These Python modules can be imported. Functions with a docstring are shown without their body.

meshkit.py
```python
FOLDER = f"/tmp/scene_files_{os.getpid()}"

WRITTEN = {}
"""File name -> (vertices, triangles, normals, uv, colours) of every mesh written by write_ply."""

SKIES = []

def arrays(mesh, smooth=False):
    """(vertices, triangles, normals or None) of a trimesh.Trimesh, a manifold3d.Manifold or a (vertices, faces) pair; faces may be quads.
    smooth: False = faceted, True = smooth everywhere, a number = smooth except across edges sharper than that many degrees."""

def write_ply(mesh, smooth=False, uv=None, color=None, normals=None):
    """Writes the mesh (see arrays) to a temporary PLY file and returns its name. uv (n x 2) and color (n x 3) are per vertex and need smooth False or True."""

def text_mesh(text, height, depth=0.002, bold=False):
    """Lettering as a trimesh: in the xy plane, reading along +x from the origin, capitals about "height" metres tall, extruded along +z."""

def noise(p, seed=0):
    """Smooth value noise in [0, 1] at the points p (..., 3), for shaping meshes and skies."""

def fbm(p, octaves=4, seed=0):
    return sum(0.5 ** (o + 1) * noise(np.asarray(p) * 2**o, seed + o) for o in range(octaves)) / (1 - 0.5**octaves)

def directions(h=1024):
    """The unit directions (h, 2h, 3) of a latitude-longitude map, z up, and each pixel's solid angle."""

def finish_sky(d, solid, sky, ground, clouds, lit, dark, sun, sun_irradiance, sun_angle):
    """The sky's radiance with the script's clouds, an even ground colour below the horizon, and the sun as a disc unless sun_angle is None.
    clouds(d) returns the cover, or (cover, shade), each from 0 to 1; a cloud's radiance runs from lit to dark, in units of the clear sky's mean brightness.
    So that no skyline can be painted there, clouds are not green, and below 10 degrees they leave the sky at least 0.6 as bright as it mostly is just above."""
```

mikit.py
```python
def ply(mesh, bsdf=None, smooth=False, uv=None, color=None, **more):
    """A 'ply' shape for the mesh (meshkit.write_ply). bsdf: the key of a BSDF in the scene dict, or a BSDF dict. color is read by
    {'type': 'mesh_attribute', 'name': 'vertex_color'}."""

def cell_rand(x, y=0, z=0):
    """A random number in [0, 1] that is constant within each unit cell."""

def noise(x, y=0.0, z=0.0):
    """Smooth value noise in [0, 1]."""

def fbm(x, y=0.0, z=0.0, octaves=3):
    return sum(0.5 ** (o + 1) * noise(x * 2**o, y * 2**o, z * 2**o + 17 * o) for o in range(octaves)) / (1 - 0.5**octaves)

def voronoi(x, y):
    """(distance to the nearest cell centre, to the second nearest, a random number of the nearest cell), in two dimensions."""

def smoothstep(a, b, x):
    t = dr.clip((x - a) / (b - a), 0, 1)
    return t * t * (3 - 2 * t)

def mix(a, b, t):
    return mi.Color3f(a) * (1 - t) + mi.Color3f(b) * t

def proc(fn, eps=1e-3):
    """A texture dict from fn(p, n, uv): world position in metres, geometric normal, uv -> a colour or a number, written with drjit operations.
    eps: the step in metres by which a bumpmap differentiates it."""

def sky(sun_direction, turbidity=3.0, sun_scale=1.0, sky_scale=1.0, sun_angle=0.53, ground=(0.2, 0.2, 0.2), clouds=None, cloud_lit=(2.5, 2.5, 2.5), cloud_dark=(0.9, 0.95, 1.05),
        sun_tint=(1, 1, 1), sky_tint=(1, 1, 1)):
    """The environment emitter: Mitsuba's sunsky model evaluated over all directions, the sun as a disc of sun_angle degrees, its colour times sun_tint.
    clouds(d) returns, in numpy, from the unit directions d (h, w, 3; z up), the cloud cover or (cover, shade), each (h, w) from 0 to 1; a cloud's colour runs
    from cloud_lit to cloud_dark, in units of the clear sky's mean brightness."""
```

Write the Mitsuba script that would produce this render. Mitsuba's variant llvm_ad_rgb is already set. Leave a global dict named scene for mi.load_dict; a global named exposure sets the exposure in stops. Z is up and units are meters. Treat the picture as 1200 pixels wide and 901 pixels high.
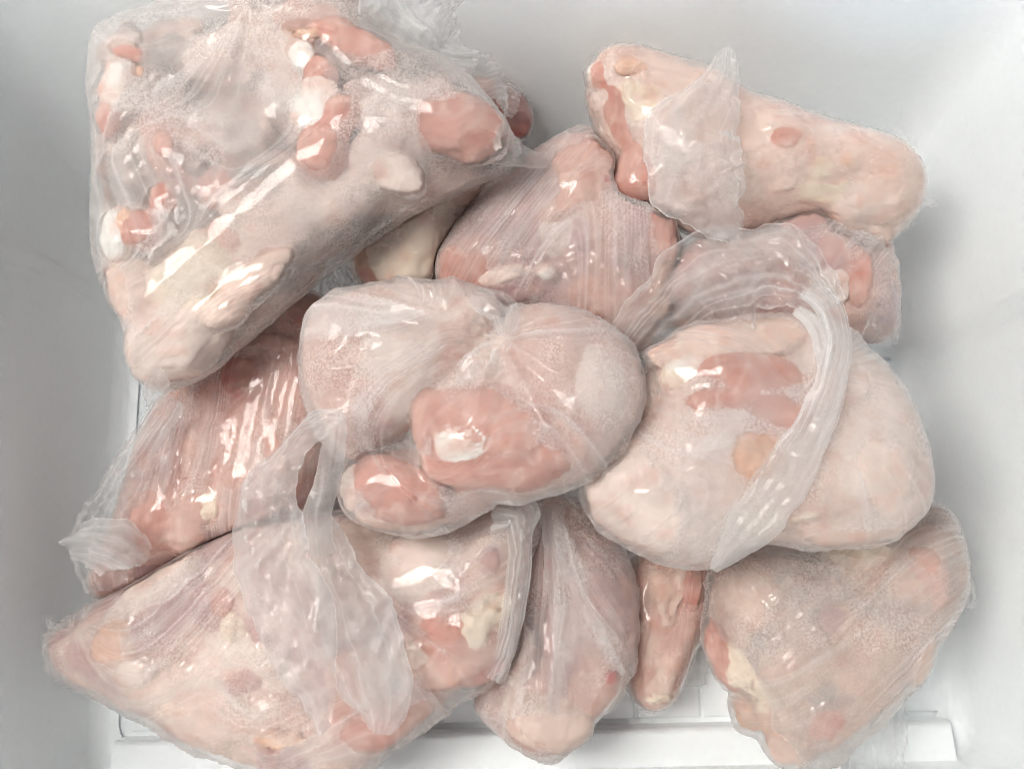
import math, random
import numpy as np, trimesh
import drjit as dr, mitsuba as mi
import mikit, meshkit
from mikit import noise, fbm, smoothstep, mix

T = mi.ScalarTransform4f
random.seed(7)
rng = np.random.default_rng(7)
scene, labels = {}, {}

# ------------------------------------------------------------------ camera, light, exposure
HC = 0.526                                    # height of the phone over the bin's floor
CX = np.array([0.99752783, -0.0347624, -0.06107206])      # camera axes in the world: image right,
CY = np.array([-0.0465437, -0.97795271, -0.20357354])     # image down,
CF = np.array([-0.05264889, 0.2059128, -0.97715302])      # view direction
FPX = 960.0
scene['camera'] = {'type': 'perspective', 'fov': 2 * math.degrees(math.atan(600 / FPX)), 'fov_axis': 'x', 'near_clip': 0.01, 'far_clip': 20.0,
                   'to_world': T().look_at(origin=[0, 0, HC], target=[float(CF[0]), float(CF[1]), float(HC + CF[2])], up=[float(-c) for c in CY])}
exposure = 0.16
# the window in front of the bin (towards the viewer), and the soft light of the room
scene['window_light'] = {'type': 'rectangle', 'to_world': T().look_at(origin=[-0.44, 0.15, 1.12], target=[-0.02, 0.03, 0.05], up=[0, 1, 0]) @ T().scale([0.24, 0.18, 1]),
                         'emitter': {'type': 'area', 'radiance': {'type': 'rgb', 'value': [19.6, 18.9, 18.0]}}}
labels['window_light'] = {'label': 'bright window light in front of the white bin', 'category': 'window', 'kind': 'structure'}
scene['room_light'] = {'type': 'constant', 'radiance': {'type': 'rgb', 'value': [0.135, 0.165, 0.195]}}

# two patches of bluish daylight that fall through a far window on the back wall
for key_, aim_, half_, power_ in (('daylight_patch', [0.185, 0.300, 0.20], 4.2, 1.5), ('daylight_patch_001', [0.055, 0.300, 0.20], 3.0, 0.7)):
    scene[key_] = {'type': 'spot', 'to_world': T().look_at(origin=[-0.10, -0.75, 1.05], target=aim_, up=[0, 0, 1]), 'cutoff_angle': half_, 'beam_width': half_ * 0.3,
                   'intensity': {'type': 'rgb', 'value': [0.72 * power_, 0.95 * power_, 1.3 * power_]}}


def at(px, py, z=0.0):
    """The point at height z that is seen at this place of the 1200 x 901 photograph."""
    px, py = np.asarray(px, float), np.asarray(py, float)
    r = (px - 600)[..., None] * CX + (py - 450.5)[..., None] * CY + FPX * CF
    return np.array([0, 0, HC]) + r * ((HC - np.asarray(z, float)) / -r[..., 2])[..., None]


def mm_px(z):
    return (HC - z) / 990.0


# ------------------------------------------------------------------ materials
def principled(color, rough, **k):
    return {'type': 'principled', 'base_color': color, 'roughness': rough, **k}


def rgb(*c):
    return {'type': 'rgb', 'value': list(c)}


def bin_color(p, n, uv):
    g = fbm(p.x * 9, p.y * 9, p.z * 9)
    fine = noise(p.x * 420, p.y * 420, p.z * 420)
    spot = smoothstep(0.965, 0.985, noise(p.x * 150 + 3, p.y * 150, p.z * 150)) * smoothstep(0.45, 0.65, noise(p.x * 23, p.y * 23 + 5, p.z * 23))
    c = mix([0.78, 0.815, 0.82], [0.82, 0.85, 0.855], g) * (0.985 + 0.03 * fine)
    return c * (1 - 0.35 * spot)


def bin_bump(p, n, uv):
    return 0.00010 * fbm(p.x * 60, p.y * 60, p.z * 60) + 0.00003 * noise(p.x * 900, p.y * 900, p.z * 900)


scene['bin_plastic'] = {'type': 'twosided', 'bsdf': {'type': 'bumpmap', 'scale': 1.0, 'arbitrary': mikit.proc(bin_bump, eps=4e-4),
                        'bsdf': principled(mikit.proc(bin_color), 0.38, specular=0.4)}}


def meat_bump(p, n, uv):
    return 0.0004 * fbm(p.x * 210, p.y * 210, p.z * 210) + 0.00008 * noise(p.x * 1300, p.y * 1300, p.z * 1300)


scene['raw_meat'] = {'type': 'twosided', 'bsdf': {'type': 'bumpmap', 'scale': 1.0, 'arbitrary': mikit.proc(meat_bump, eps=3e-4),
                     'bsdf': principled({'type': 'mesh_attribute', 'name': 'vertex_color'}, 0.55, specular=0.14)}}


def film_weight(base, speck, clear, streak):
    """How much of the light the film scatters. uv.x: gap between film and meat in units of 10 mm; uv.y: millimetres across the direction in which the film is stretched."""
    def fn(p, n, uv):
        q = uv.y
        jag = fbm(p.x * 240, p.y * 240, p.z * 240, 2)
        gap = uv.x * 10 + (jag - 0.5) * 1.3 + (noise(p.x * 900, p.y * 900, p.z * 900) - 0.5) * 0.35
        off = smoothstep(0.98, 1.65, gap)
        rim = off * (1 - smoothstep(1.5, 2.3, gap))
        cloud = fbm(p.x * 46 + 7, p.y * 46, p.z * 46, 2)
        deep = smoothstep(0.45, 0.66, cloud)
        dots = noise(p.x * 1900, p.y * 1900, p.z * 1900) * 0.6 + noise(p.x * 1000, p.y * 1000, p.z * 1000) * 0.4
        grain = smoothstep(0.36, 0.62, dots) - 0.5
        l1 = noise(q * 0.17, p.x * 7, p.y * 7 + 3)
        l2 = noise(q * 0.50 + 9, p.x * 9, p.y * 9)
        m = smoothstep(0.30, 0.70, noise(q * 0.07 + 4, p.x * 11, p.y * 11))
        lines = m * (0.75 * dr.square(1 - dr.minimum(dr.abs(l1 - 0.5) * 7.5, 1)) + 0.55 * dr.square(1 - dr.minimum(dr.abs(l2 - 0.5) * 6, 1))) - 0.22 * m * smoothstep(0.55, 0.8, l2)
        h = base * (0.70 + 0.60 * cloud) + speck * grain * (0.22 + 0.9 * deep) + 0.05 * rim
        h = h * off + clear * (0.5 + 1.0 * cloud) * (1 - off)
        h = h + 0.42 * smoothstep(2.2, 3.0, uv.x)
        return dr.clip(h + streak * lines * (0.55 + 0.45 * off), 0.02, 0.92)
    return fn


def film(name, base, speck, clear, streak):
    scene[name] = {'type': 'blendbsdf', 'weight': mikit.proc(film_weight(base, speck, clear, streak)),
                   'bsdf_0': {'type': 'thindielectric', 'int_ior': 1.31, 'ext_ior': 1.0},
                   'bsdf_1': {'type': 'principledthin', 'base_color': rgb(0.84, 0.83, 0.82), 'roughness': 0.45, 'diff_trans': 1.05, 'spec_trans': 0.0, 'eta': 1.4}}


film('frosted_film', 0.39, 0.29, 0.16, 0.42)
film('hazy_film', 0.31, 0.24, 0.13, 0.42)
film('clear_film', 0.14, 0.08, 0.06, 0.30)
film('loose_film', 0.22, 0.05, 0.15, 0.50)
film('twisted_film', 0.50, 0.06, 0.5, 0.60)
film('milky_film', 0.36, 0.06, 0.3, 0.40)

# ------------------------------------------------------------------ the bin
def box_mesh(x0, x1, y0, y1, z0, z1, c=0.0015):
    """A box with chamfered edges."""
    b = trimesh.creation.box((x1 - x0, y1 - y0, z1 - z0))
    pts = []
    for v in b.vertices:
        s = np.sign(v)
        for k in range(3):
            e = np.full(3, c); e[k] = 0
            pts.append(v - s * e)
    m = trimesh.convex.convex_hull(np.array(pts))
    m.apply_translation([(x0 + x1) / 2, (y0 + y1) / 2, (z0 + z1) / 2])
    return m


WX0, WX1, WY0, WY1 = -0.287, 0.223, -0.119, 0.242
KX0, KX1, KY0, KY1 = 0.10, 0.20, 0.30, 0.30


def bin_shell():
    zs = np.concatenate([[0.0], 0.012 * (1 - np.cos(np.linspace(0.2, 1, 6) * np.pi / 2)), np.linspace(0.03, 0.40, 26)])
    n_side, n_arc = 60, 8
    rows = []
    for z in zs:
        inset = 0.012 - math.sqrt(max(0.012**2 - max(0.012 - z, 0) ** 2, 0.0))
        x0, x1, y0, y1 = WX0 - KX0 * z + inset, WX1 + KX1 * z - inset, WY0 - KY0 * 0.5 * z + inset, WY1 + KY1 * z - inset
        r = 0.016 + 0.05 * z
        ring = []
        for (cx, cy, a0), (sx, sy) in zip([(x1 - r, y0 + r, -90), (x1 - r, y1 - r, 0), (x0 + r, y1 - r, 90), (x0 + r, y0 + r, 180)], [(0, 0)] * 4):
            for a in np.radians(a0 + np.linspace(0, 90, n_arc)):
                ring.append((cx + r * math.cos(a), cy + r * math.sin(a)))
        ring = np.array(ring + ring[:1])
        full = []
        for i in range(len(ring) - 1):                      # the long sides get more points
            long = np.linalg.norm(ring[i + 1] - ring[i]) > 0.05
            k = n_side if long else 1
            for j in range(k):
                full.append(ring[i] + (ring[i + 1] - ring[i]) * j / k)
        full = np.array(full)
        # the side walls step outwards by some millimetres towards the front
        st = np.clip((0.180 - full[:, 1]) / 0.006, 0, 1)
        full[:, 0] -= 0.006 * st * (full[:, 0] < -0.2)
        st = np.clip((0.122 - full[:, 1]) / 0.006, 0, 1)
        full[:, 0] += 0.006 * st * (full[:, 0] > 0.15)
        rows.append(np.column_stack([full, np.full(len(full), z)]))
    v = np.concatenate(rows)
    m, n = len(rows), len(rows[0])
    f = []
    for i in range(m - 1):
        for j in range(n):
            k = (j + 1) % n
            f.append((i * n + j, (i + 1) * n + j, (i + 1) * n + k, i * n + k))
    f = np.array(f)
    return v, f


labels['storage_bin'] = {'label': 'white plastic bin with smooth walls that holds all the bags', 'category': 'bin', 'kind': 'structure'}
scene['storage_bin__shell'] = mikit.ply(bin_shell(), 'bin_plastic', smooth=40)
scene['storage_bin__floor_base'] = mikit.ply(box_mesh(WX0 - .02, WX1 + .02, WY0 - .02, WY1 + .02, -0.008, -0.0022), 'bin_plastic')
xs = [WX0 + 0.0125 + 0.0392 * i for i in range(0, 13)]
ys = [-0.0985, -0.058, 0.0, 0.058, 0.116, 0.174, 0.232]
k = 0
for i in range(len(xs) - 1):
    for j in range(len(ys) - 1):
        key = 'storage_bin__floor_tile' + (f'_{k:03d}' if k else '')
        x1 = xs[i + 1] if i < len(xs) - 2 else WX1 - 0.003
        scene[key] = mikit.ply(box_mesh(xs[i] + .0009, x1 - .0009, ys[j] + .0009, ys[j + 1] - .0009, -0.003, 0.0, .0008), 'bin_plastic', smooth=20)
        k += 1


def ledge():
    prof = [(-0.125, -0.004), (-0.1005, -0.004)]
    for a in np.radians(np.linspace(0, 90, 7)):
        prof.append((-0.1045 + 0.004 * math.cos(a), 0.0085 + 0.004 * math.sin(a)))
    prof += [(-0.114, 0.0135), (-0.125, 0.0145)]
    p = np.array(prof)
    xs_ = np.linspace(WX0 + 0.010, WX1 - 0.006, 30)
    v = np.concatenate([np.column_stack([np.full(len(p), x), p]) for x in xs_])
    n = len(p)
    f = [(i * n + j, i * n + (j + 1) % n, (i + 1) * n + (j + 1) % n, (i + 1) * n + j) for i in range(len(xs_) - 1) for j in range(n)]
    return v, np.array(f)


scene['storage_bin__front_ledge'] = mikit.ply(ledge(), 'bin_plastic', smooth=35)

# ------------------------------------------------------------------ volume modelling: bags and meat as distance fields on one grid
HG = 0.0015
G0 = np.array([-0.36, -0.20, -0.004])
GN = np.array([440, 370, 176])
occ = np.full(GN, 0.05, np.float32)                  # distance to the bags built so far


def smin(a, b, k):
    h = np.clip(0.5 + 0.5 * (b - a) / k, 0, 1)
    return b + (a - b) * h - k * h * (1 - h)


def surface_nets(f, origin):
    """The zero surface of the field f (negative inside) as quads."""
    s = f < 0
    nx, ny, nz = f.shape
    c = np.zeros((nx - 1, ny - 1, nz - 1), np.int8)
    for a, b, d in np.ndindex(2, 2, 2):
        c += s[a:nx - 1 + a, b:ny - 1 + b, d:nz - 1 + d]
    cell = np.argwhere((c > 0) & (c < 8))
    idx = np.full(c.shape, -1, np.int64)
    idx[tuple(cell.T)] = np.arange(len(cell))
    corners = list(np.ndindex(2, 2, 2))
    vals = np.stack([f[cell[:, 0] + a, cell[:, 1] + b, cell[:, 2] + d] for a, b, d in corners], 1)
    acc, cnt = np.zeros((len(cell), 3)), np.zeros(len(cell))
    for i, ca in enumerate(corners):
        for j, cb in enumerate(corners):
            if j > i and sum(x != y for x, y in zip(ca, cb)) == 1:
                va, vb = vals[:, i], vals[:, j]
                cross = (va < 0) != (vb < 0)
                t = np.where(cross, va / np.where(cross, va - vb, 1), 0)
                acc += np.where(cross[:, None], np.array(ca) + t[:, None] * (np.array(cb) - np.array(ca)), 0)
                cnt += cross
    v = origin + (cell + acc / cnt[:, None]) * HG
    quads = []
    for ax in range(3):
        u, w = (ax + 1) % 3, (ax + 2) % 3
        lo, hi = [slice(None)] * 3, [slice(None)] * 3
        lo[ax], hi[ax] = slice(0, -1), slice(1, None)
        a, b = s[tuple(lo)], s[tuple(hi)]
        e = np.argwhere(a != b)
        ok = (e[:, u] > 0) & (e[:, w] > 0) & (e[:, u] < f.shape[u] - 1) & (e[:, w] < f.shape[w] - 1)
        e = e[ok]
        inside_first = s[tuple(e.T)]
        q = []
        for du, dw in ((-1, -1), (0, -1), (0, 0), (-1, 0)):
            o = e.copy(); o[:, u] += du; o[:, w] += dw
            q.append(idx[tuple(o.T)])
        q = np.stack(q, 1)
        q[~inside_first] = q[~inside_first][:, ::-1]
        quads.append(q)
    return v, np.concatenate(quads)


def islands(v, q, least=24):
    from scipy.sparse import coo_matrix
    from scipy.sparse.csgraph import connected_components
    n = len(v)
    g = coo_matrix((np.ones(len(q) * 3), (np.repeat(q[:, 0], 3), q[:, 1:].ravel())), (n, n))
    _, lab = connected_components(g, directed=False)
    size = np.bincount(lab)
    return [lab == i for i in np.argsort(-size, kind='stable') if size[i] >= least]


def biggest(v, q):
    from scipy.sparse import coo_matrix
    from scipy.sparse.csgraph import connected_components
    n = len(v)
    g = coo_matrix((np.ones(len(q) * 3), (np.repeat(q[:, 0], 3), q[:, 1:].ravel())), (n, n))
    _, lab = connected_components(g, directed=False)
    keep = lab == np.argmax(np.bincount(lab))
    new = np.cumsum(keep) - 1
    return v[keep], new[q[keep[q[:, 0]]]]


def sample(field, origin, v):
    from scipy.ndimage import map_coordinates
    return map_coordinates(field, ((v - origin) / HG).T, order=1, mode='nearest')


def polygon_distance(pts, X, Y):
    """Signed distance to the polygon's outline, positive inside."""
    d2, inside = np.full(X.shape, 1e9), np.zeros(X.shape, bool)
    for a, b in zip(pts, np.roll(pts, -1, 0)):
        e = b - a
        t = np.clip(((X - a[0]) * e[0] + (Y - a[1]) * e[1]) / (e @ e + 1e-12), 0, 1)
        d2 = np.minimum(d2, (X - a[0] - t * e[0]) ** 2 + (Y - a[1] - t * e[1]) ** 2)
        up = (a[1] > Y) != (b[1] > Y)
        inside ^= up & (X < e[0] * (Y - a[1]) / (e[1] if e[1] else 1e-12) + a[0])
    return np.where(inside, 1, -1) * np.sqrt(d2)


def smooth_outline(p, n=2):
    for _ in range(n):
        q = np.roll(p, -1, 0)
        p = np.stack([0.75 * p + 0.25 * q, 0.25 * p + 0.75 * q], 1).reshape(-1, 2)
    return p


def mnoise(p, s, seed):
    return meshkit.noise(p * s, seed)


def ridge(n, w=0.18):
    return np.clip(1 - np.abs(n - 0.5) / w, 0, 1) ** 1.5


def creases(p, seed, n=12, f=(28, 190)):
    """Sharp straight creases in random directions, as in crumpled film; about 0 to 1.5."""
    r = np.random.default_rng(seed)
    w = p + 0.016 * (np.stack([meshkit.noise(p * 22, seed + k) for k in range(3)], -1) - 0.5)
    out = 0
    for i in range(n):
        d = r.normal(size=3); d /= np.linalg.norm(d)
        fr = math.exp(r.uniform(math.log(f[0]), math.log(f[1])))
        x = w @ d * fr + r.uniform()
        c = np.abs(2 * (x - np.floor(x)) - 1)
        mask = np.clip((meshkit.noise(p * r.uniform(25, 60), seed + 40 + i) - 0.42) * 5, 0, 1)
        out = out + mask * (c**1.6 - 0.35) * (f[0] / fr) ** 0.8
    return out


TISSUE = dict(P=(0.50, 0.235, 0.185), Q=(0.565, 0.345, 0.285), S=(0.66, 0.495, 0.42), N=(0.69, 0.565, 0.505), F=(0.71, 0.595, 0.475), W=(0.74, 0.71, 0.66), R=(0.48, 0.13, 0.115),
              D=(0.40, 0.21, 0.19), O=(0.64, 0.40, 0.285), G=(0.27, 0.225, 0.205), H=(0.36, 0.295, 0.26), K=(0.10, 0.085, 0.085), V=(0.42, 0.255, 0.245), B=(0.56, 0.40, 0.32))


class Bag:
    """slabs: outlines with their heights; pieces: the meat, blob by blob."""

    def __init__(self, key, label, mat, slabs, pieces, folds=(), wrinkle=0.0007, crumple=0.0015, tight=0.008, seed=0, fill=('N', 'Q', 2.0, 9.0), fill_label='', wobble=0.009):
        lo, hi = np.full(3, 9.0), np.full(3, -9.0)
        prepared = []
        for pts, z, t, w, *slope in slabs:
            pts = np.array(pts, float)
            sx, sy = slope[0] if slope else (0.0, 0.0)
            c = pts.mean(0)
            c3 = at(c[0], c[1], z)

            def plane(x, y, z=z, c3=c3, sx=sx, sy=sy):
                return z + sx * (x - c3[0]) + sy * (y - c3[1])
            zz = np.full(len(pts), z)
            for _ in range(6):
                w3 = at(pts[:, 0], pts[:, 1], zz)
                zz = plane(w3[:, 0], w3[:, 1])
            out = smooth_outline(w3[:, :2], 2)
            prepared.append((out, plane, t, w))
            lo = np.minimum(lo, [*out.min(0), zz.min() - t]); hi = np.maximum(hi, [*out.max(0), zz.max() + t])
        lo -= 0.012; hi += 0.024
        i0 = np.maximum(np.floor((lo - G0) / HG).astype(int), 0)
        i1 = np.minimum(np.ceil((hi - G0) / HG).astype(int), GN)
        sl = tuple(slice(a, b) for a, b in zip(i0, i1))
        org = G0 + i0 * HG
        n = i1 - i0
        x, y, z = [org[k] + HG * np.arange(n[k]) for k in range(3)]
        X2, Y2 = np.meshgrid(x, y, indexing='ij')
        Z = z[None, None, :].astype(np.float32)
        slab, top2 = None, np.full(X2.shape, -9.0)
        for out, plane, t, w in prepared:
            D = polygon_distance(out, X2, Y2)
            u = 1 - np.clip(D / w, 0, 1)
            th = t * np.sqrt(np.clip(1 - u * u, 0, 1))
            pl = plane(X2, Y2)
            dz = np.abs(Z - pl[..., None])
            s = np.where(D[..., None] > 0, (dz - th[..., None]) * 0.75, np.sqrt(dz**2 + np.minimum(D, 0)[..., None] ** 2)).astype(np.float32)
            top2 = np.where(D > 0, np.maximum(top2, pl + th), top2)
            slab = s if slab is None else smin(slab, s, 0.006)
        flat = np.stack(np.meshgrid(x, y, z, indexing='ij'), -1)
        wob = (meshkit.fbm(flat[::3, ::3, ::3] * 60, 3, seed) - 0.5)
        from scipy.ndimage import zoom
        wob = zoom(wob, [a / b for a, b in zip(n, wob.shape)], order=1).astype(np.float32)
        fields, meat, under = [], np.full(n, 0.05, np.float32), np.full(n, 0.05, np.float32)
        for pk, pl_label, cat, parts in pieces:
            for part, blobs in parts.items():
                f, fl, cols, ws = None, None, [], []
                for bx, by, rx, ry, rot, dzmm, rz, tis in blobs:
                    zc0 = prepared[0][1](*at(bx, by, slabs[0][1])[:2])
                    w3 = at(bx, by, zc0 + prepared[0][2])
                    ii = np.clip(((w3[:2] - org[:2]) / HG).astype(int), 0, np.array(n[:2]) - 1)
                    ztop = top2[ii[0], ii[1]]
                    if ztop < -1:
                        ztop = zc0
                    w3 = at(bx, by, ztop)
                    ii = np.clip(((w3[:2] - org[:2]) / HG).astype(int), 0, np.array(n[:2]) - 1)
                    if top2[ii[0], ii[1]] > -1:
                        ztop = top2[ii[0], ii[1]]
                    sc = mm_px(ztop)
                    a_, b_ = rx * sc, ry * sc
                    c_ = (rz / 1000) if rz else min(a_, b_)
                    zt = ztop + dzmm / 1000
                    c3 = at(bx, by, zt - c_ * 0.6); c3[2] = zt - c_
                    ca, sa = math.cos(math.radians(-rot)), math.sin(math.radians(-rot))
                    dx, dy, dz = (x - c3[0])[:, None, None], (y - c3[1])[None, :, None], (Z - c3[2])
                    u_, v_ = (dx * ca + dy * sa), (-dx * sa + dy * ca)
                    h0, h1 = (u_ / a_) ** 2 + (v_ / b_) ** 2, (u_ / a_**2) ** 2 + (v_ / b_**2) ** 2
                    for low in (0.0, 0.0042):
                        k0 = np.sqrt(h0 + ((dz + low) / c_) ** 2)
                        e = (k0 * (k0 - 1) / (np.sqrt(h1 + ((dz + low) / c_**2) ** 2) + 1e-9)).astype(np.float32)
                        if low:
                            fl = e if fl is None else smin(fl, e, 0.004)
                        else:
                            f = e if f is None else smin(f, e, 0.004)
                    cols.append(TISSUE[tis]); ws.append((c3, a_, b_, c_, ca, sa))
                f = f + wob * wobble
                under = np.minimum(under, fl + wob * wobble)
                fields.append((pk, part, f, cols, ws))
                meat = np.minimum(meat, f)
        filmf = smin(slab - 0.002, under - 0.0012, tight)
        solid = meat
        # the rest of the bag's load: flesh and skin that fill it up to some millimetres under the film
        lump = meshkit.fbm(flat[::3, ::3, ::3] * 30, 3, seed + 77)
        lump = zoom(lump, [a / b for a, b in zip(n, lump.shape)], order=1).astype(np.float32)
        body = filmf + 0.001 * fill[2] + 0.001 * fill[3] * np.clip((lump - 0.38) / 0.3, 0, 1) ** 1.3
        if fill_label:
            pieces = pieces + [(f'chicken_piece_{200 + seed:03d}', fill_label, 'chicken', {'flesh': ()})]
            fields.append((f'chicken_piece_{200 + seed:03d}', 'flesh', body, [TISSUE[fill[0]], TISSUE[fill[1]]], None))
            meat = np.minimum(meat, body)
        O = occ[sl]
        filmf = np.maximum(filmf, 0.0016 - O)
        filmf = np.maximum(filmf, 0.0014 - Z)
        filmf = np.maximum(filmf, (WX0 + 0.004 - KX0 * Z) - x[:, None, None])
        filmf = np.maximum(filmf, x[:, None, None] - (WX1 - 0.004 + KX1 * Z)).astype(np.float32)
        filmf = np.maximum(filmf, y[None, :, None] - (WY1 - 0.004 + KY1 * Z)).astype(np.float32)
        for edge in (np.s_[0], np.s_[-1]):
            filmf[edge] = np.maximum(filmf[edge], 0.003); filmf[:, edge] = np.maximum(filmf[:, edge], 0.003); filmf[:, :, edge] = np.maximum(filmf[:, :, edge], 0.003)
        v, q = biggest(*surface_nets(filmf, org))
        gap = sample(np.minimum(meat, np.maximum(solid - 0.0005, filmf + 0.0009)), org, v)
        nrm = meshkit.arrays((v, q), True)[2]
        slack = np.clip((gap - 0.0008) / 0.004, 0.12, 1)
        disp, lw, lq = np.zeros(len(v)), np.full(len(v), 1e-4), np.zeros(len(v))
        for kind, (ax_, ay_), (bx_, by_), freq, amp, white, reach in folds:
            za = slabs[0][1] + slabs[0][2]
            a3, b3 = at(ax_, ay_, za), at(bx_, by_, za)
            u = (b3 - a3)[:2]; L = np.linalg.norm(u); u /= L
            along = (v[:, :2] - a3[:2]) @ u
            cross = (v[:, :2] - a3[:2]) @ np.array([-u[1], u[0]])
            if kind == 'fan':
                r = np.hypot(along, cross)
                c = np.arctan2(cross, along) * 32 * freq
                fall = np.exp(-r / reach)
            else:
                c = cross * 1000 * freq + 3 * (meshkit.noise(v * 18, seed + 60) - 0.5)
                fall = np.clip(1.5 - np.abs(along - L / 2) / (L / 2), 0.02, 1) * np.exp(-(cross / reach) ** 2)
                r = along + 0.05
            n1 = meshkit.noise(np.column_stack([c * 0.13, r * 10 + 3, 0 * c]), seed + 11)
            n2 = meshkit.noise(np.column_stack([c * 0.30, r * 14 + 3, 0 * c + 4]), seed + 12)
            disp += 1.9 * amp * fall * np.clip(r / 0.008, 0, 1) * ((1 - np.abs(n1 - 0.5) * 5).clip(0, 1) + 0.45 * (1 - np.abs(n2 - 0.5) * 5).clip(0, 1) - 0.45) * slack
            lw += fall; lq += fall * c
        disp += crumple * (creases(v, seed + 1) - 0.2) * slack + wrinkle * (meshkit.fbm(v * 26, 2, seed + 9) - 0.5) * 2 * slack
        v2 = v + nrm * disp[:, None]
        self.occ_update(sl, filmf)
        uv = np.column_stack([np.clip(gap * 100, -0.2, 2), lq / lw])
        scene[key + '__film'] = mikit.ply((v2, q), mat, smooth=True, uv=uv)
        labels[key] = {'label': label, 'category': 'bag', 'group': 'plastic bags of raw chicken piled in the bin'}
        for pk, part, f, cols, ws in fields:
            g = np.maximum(f - (0.0005 if ws is not None else 0), filmf + 0.0009)
            if (g < 0).sum() < 12:
                continue
            lim = np.argwhere(g < 0)
            l0, l1 = np.maximum(lim.min(0) - 2, 0), lim.max(0) + 3
            sub = g[l0[0]:l1[0], l0[1]:l1[1], l0[2]:l1[2]]
            mv, mq = surface_nets(sub, org + l0 * HG)
            if len(mq) < 8:
                continue
            mn = meshkit.arrays((mv, mq), True)[2]
            mw = mv + 0.006 * (np.stack([meshkit.noise(mv * 70, seed + 90 + i) for i in range(3)], 1) - 0.5)
            lumpy = np.abs(meshkit.noise(mw * 150, seed + 94) - 0.5) * 2 + 0.5 * np.abs(meshkit.noise(mw * 320, seed + 95) - 0.5) * 2
            cleft = ridge(meshkit.fbm(mw * 60, 2, seed + 96), 0.06)
            es = []
            mv0 = mv
            if ws is None:
                a_ = meshkit.fbm(mv * 34, 3, seed + 41)
                es = [(0.5 - a_) * 0.03, (a_ - 0.5) * 0.03]
            for c3, a_, b_, c_, ca, sa in ws or ():
                d = mv - c3
                u_, v_ = d[:, 0] * ca + d[:, 1] * sa, -d[:, 0] * sa + d[:, 1] * ca
                es.append((np.sqrt((u_ / a_) ** 2 + (v_ / b_) ** 2 + (d[:, 2] / c_) ** 2) - 1) * min(a_, b_, c_))
            es = np.stack(es, 1) + 0.006 * (np.stack([meshkit.fbm(mv * 120, 2, seed + 31 * i) for i in range(len(cols))], 1) - 0.5)
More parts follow.
